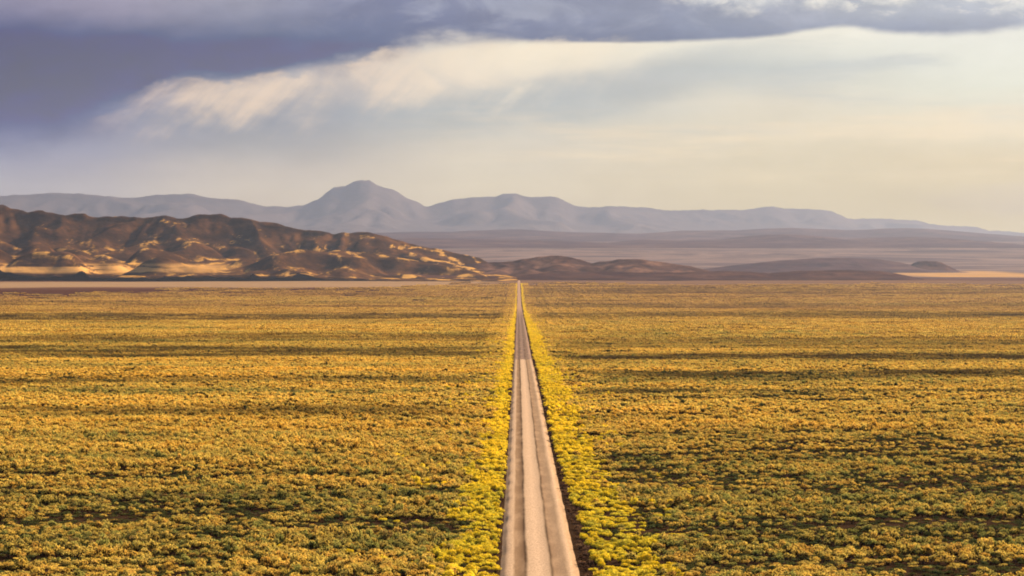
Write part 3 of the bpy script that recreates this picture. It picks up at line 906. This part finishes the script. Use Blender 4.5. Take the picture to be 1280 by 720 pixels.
    # glowing virga falling out of the bank
    cen = t.curve(Us, [(0, .26), (.08, .235), (.12, .205), (.17, .172), (.22, .178), (.28, .160), (.34, .145), (.42, .132), (.5, .118), (.6, .10), (1, .08)])
    thick = t.curve(Us, [(0, .01), (.10, .022), (.17, .034), (.25, .036), (.34, .040), (.42, .052), (.5, .050), (.6, .03), (1, .02)])
    fall = t.noise(t.comb(t.add(t.mul(U0, 30.0), t.mul(V0, 16.0)), t.mul(V0, 6.0), 0.0), 1, 4, .6)
    dv = t.sub(V0, t.add(cen, t.add(t.mul(w2, .085), t.mul(w3, .045))))
    upm = t.step(t.add(dv, thick), -.002, .016)
    lom = t.step(t.sub(t.add(thick, t.mul(t.sub(fall, .5), .10)), dv), -.03, .045)
    vir = t.mul(t.mul(upm, lom), t.mul(t.step(Us, .075, .16), t.step(Us, .66, .5)))
    vir = t.mul(vir, t.step(fall, .25, .65, .55, 1))
    vir = t.mul(vir, t.step(t.noise(t.scalev(q, (5, 9, 1)), 1, 5, .6, .5), .34, .58, .25, 1))
    c = t.mix(t.mul(vir, .88), c, t.ramp(Us, [(.1, srgb(214, 196, 190)), (.2, srgb(230, 208, 188)), (.35, srgb(234, 214, 194)), (.5, srgb(242, 228, 206))]))
    w4 = t.sub(t.noise(t.scalev(q, (9, 34, 1)), 1, 7, .66, .4), .5)
    tex = t.add(1.0, t.add(t.add(t.mul(w2, .34), t.mul(w3, .26)), t.mul(w4, .26)))
    tx = t.n('ShaderNodeVectorMath', operation='SCALE'); t.set(tx.inputs[0], c); t.set(tx.inputs['Scale'], t.math('MULTIPLY_ADD', t.sub(tex, 1.0), t.math('MULTIPLY_ADD', bank, .7, .3), 1.0))
    c = tx.outputs[0]
    # overhead and behind the viewer: the clear sky seen through broken cloud
    nish = t.n('ShaderNodeVectorMath', operation='SCALE'); t.set(nish.inputs[0], sky.outputs[0]); nish.inputs['Scale'].default_value = .06
    hz = t.comb(t.math('DIVIDE', x, t.add(t.math('ABSOLUTE', z), .12)), t.math('DIVIDE', y, t.add(t.math('ABSOLUTE', z), .12)), 3.0)
    cn = t.step(t.noise(hz, .8, 6, .6, .4), .42, .62)
    hi = t.mix(t.mul(cn, .75), nish.outputs[0], t.mix(t.noise(hz, 2.0, 4), (.05, .055, .085), (.15, .15, .18)))
    sc = t.n('ShaderNodeVectorMath', operation='SCALE'); t.set(sc.inputs[0], c); sc.inputs['Scale'].default_value = K
    # the haze in front of the sky both dims it and adds its own light: the sky beyond is that much brighter
    path = t.math('MINIMUM', t.math('DIVIDE', HAZE_TOP - CAM[2], t.math('MAXIMUM', z, .002)), 46000.0)
    T = t.math('POWER', math.e, t.mul(path, -HAZE_DENSITY))
    air = t.n('ShaderNodeVectorMath', operation='SCALE'); air.inputs[0].default_value = AIRLIGHT; t.set(air.inputs['Scale'], t.mul(t.sub(1.0, T), t.math('MULTIPLY_ADD', t.math('MULTIPLY', U0, 1.0, clamp=True), .45, .80)))
    dif = t.n('ShaderNodeVectorMath', operation='SUBTRACT'); t.set(dif.inputs[0], sc.outputs[0]); t.set(dif.inputs[1], air.outputs[0])
    bey = t.n('ShaderNodeVectorMath', operation='SCALE'); t.set(bey.inputs[0], dif.outputs[0]); t.set(bey.inputs['Scale'], t.math('DIVIDE', 1.0, T))
    pos = t.n('ShaderNodeVectorMath', operation='MAXIMUM'); t.set(pos.inputs[0], bey.outputs[0]); pos.inputs[1].default_value = (.01, .01, .01)
    f = t.math('MAXIMUM', t.step(el, .125, .32), t.step(t.math('ABSOLUTE', az), .45, 1.2))
    allc = t.mix(f, pos.outputs[0], hi)
    t.set(bg.inputs[0], allc); bg.inputs[1].default_value = 1.0
    t.nt.links.new(bg.outputs[0], out.inputs[0])


def build_light():
    l = bpy.data.lights.new('sun', 'SUN'); l.energy = 5.0; l.angle = math.radians(.6); l.color = (1, .77, .50)
    o = bpy.data.objects.new('sun', l); COL.objects.link(o)
    d = (math.sin(SUN_AZ) * math.cos(SUN_EL), math.cos(SUN_AZ) * math.cos(SUN_EL), math.sin(SUN_EL))
    from mathutils import Vector
    o.rotation_euler = Vector(d).to_track_quat('Z', 'Y').to_euler()


def build_haze():
    import bmesh
    bm = bmesh.new(); bmesh.ops.create_cube(bm, size=1)
    x0, x1, y0, y1, z0, z1 = -26000, 26000, -900, 46500, -40, HAZE_TOP
    for v in bm.verts:
        v.co = ((x0 + x1) / 2 + v.co.x * (x1 - x0), (y0 + y1) / 2 + v.co.y * (y1 - y0), (z0 + z1) / 2 + v.co.z * (z1 - z0))
    me = bpy.data.meshes.new('haze'); bm.to_mesh(me); bm.free()
    m = bpy.data.materials.new('haze_air'); m.use_nodes = True; nt = m.node_tree; nt.nodes.clear()
    o = nt.nodes.new('ShaderNodeOutputMaterial'); v = nt.nodes.new('ShaderNodeVolumePrincipled')
    v.inputs['Color'].default_value = (.33, .40, .56, 1); v.inputs['Density'].default_value = HAZE_DENSITY
    v.inputs['Anisotropy'].default_value = .66
    nt.links.new(v.outputs[0], o.inputs['Volume'])
    me.materials.append(m)
    link('haze', me, kind='stuff', label='thin dry air that fades the far mountains to blue grey', cat='haze')


def build_camera():
    c = bpy.data.cameras.new('camera'); c.lens = F_PX / 1280 * 36; c.sensor_width = 36
    c.clip_start = 1; c.clip_end = 120000
    o = bpy.data.objects.new('camera', c); COL.objects.link(o)
    o.location = CAM
    o.rotation_euler = (math.pi / 2 - math.atan((360 - HORIZON) / F_PX), 0, math.atan((ROAD_VP - 640) / F_PX))
    scene.camera = o


build_ground()
build_hills()
build_plants()
build_world()
build_light()
build_haze()
build_camera()

scene.view_settings.view_transform = 'Standard'
scene.view_settings.look = 'None'
scene.view_settings.gamma = 1
scene.view_settings.exposure = math.log2(1 / .27)
scene.render.engine = 'CYCLES'
scene.cycles.max_bounces = 6
scene.cycles.diffuse_bounces = 2
scene.cycles.transmission_bounces = 3
scene.cycles.volume_bounces = 1
scene.cycles.use_denoising = True
scene.cycles.filter_width = 1.9
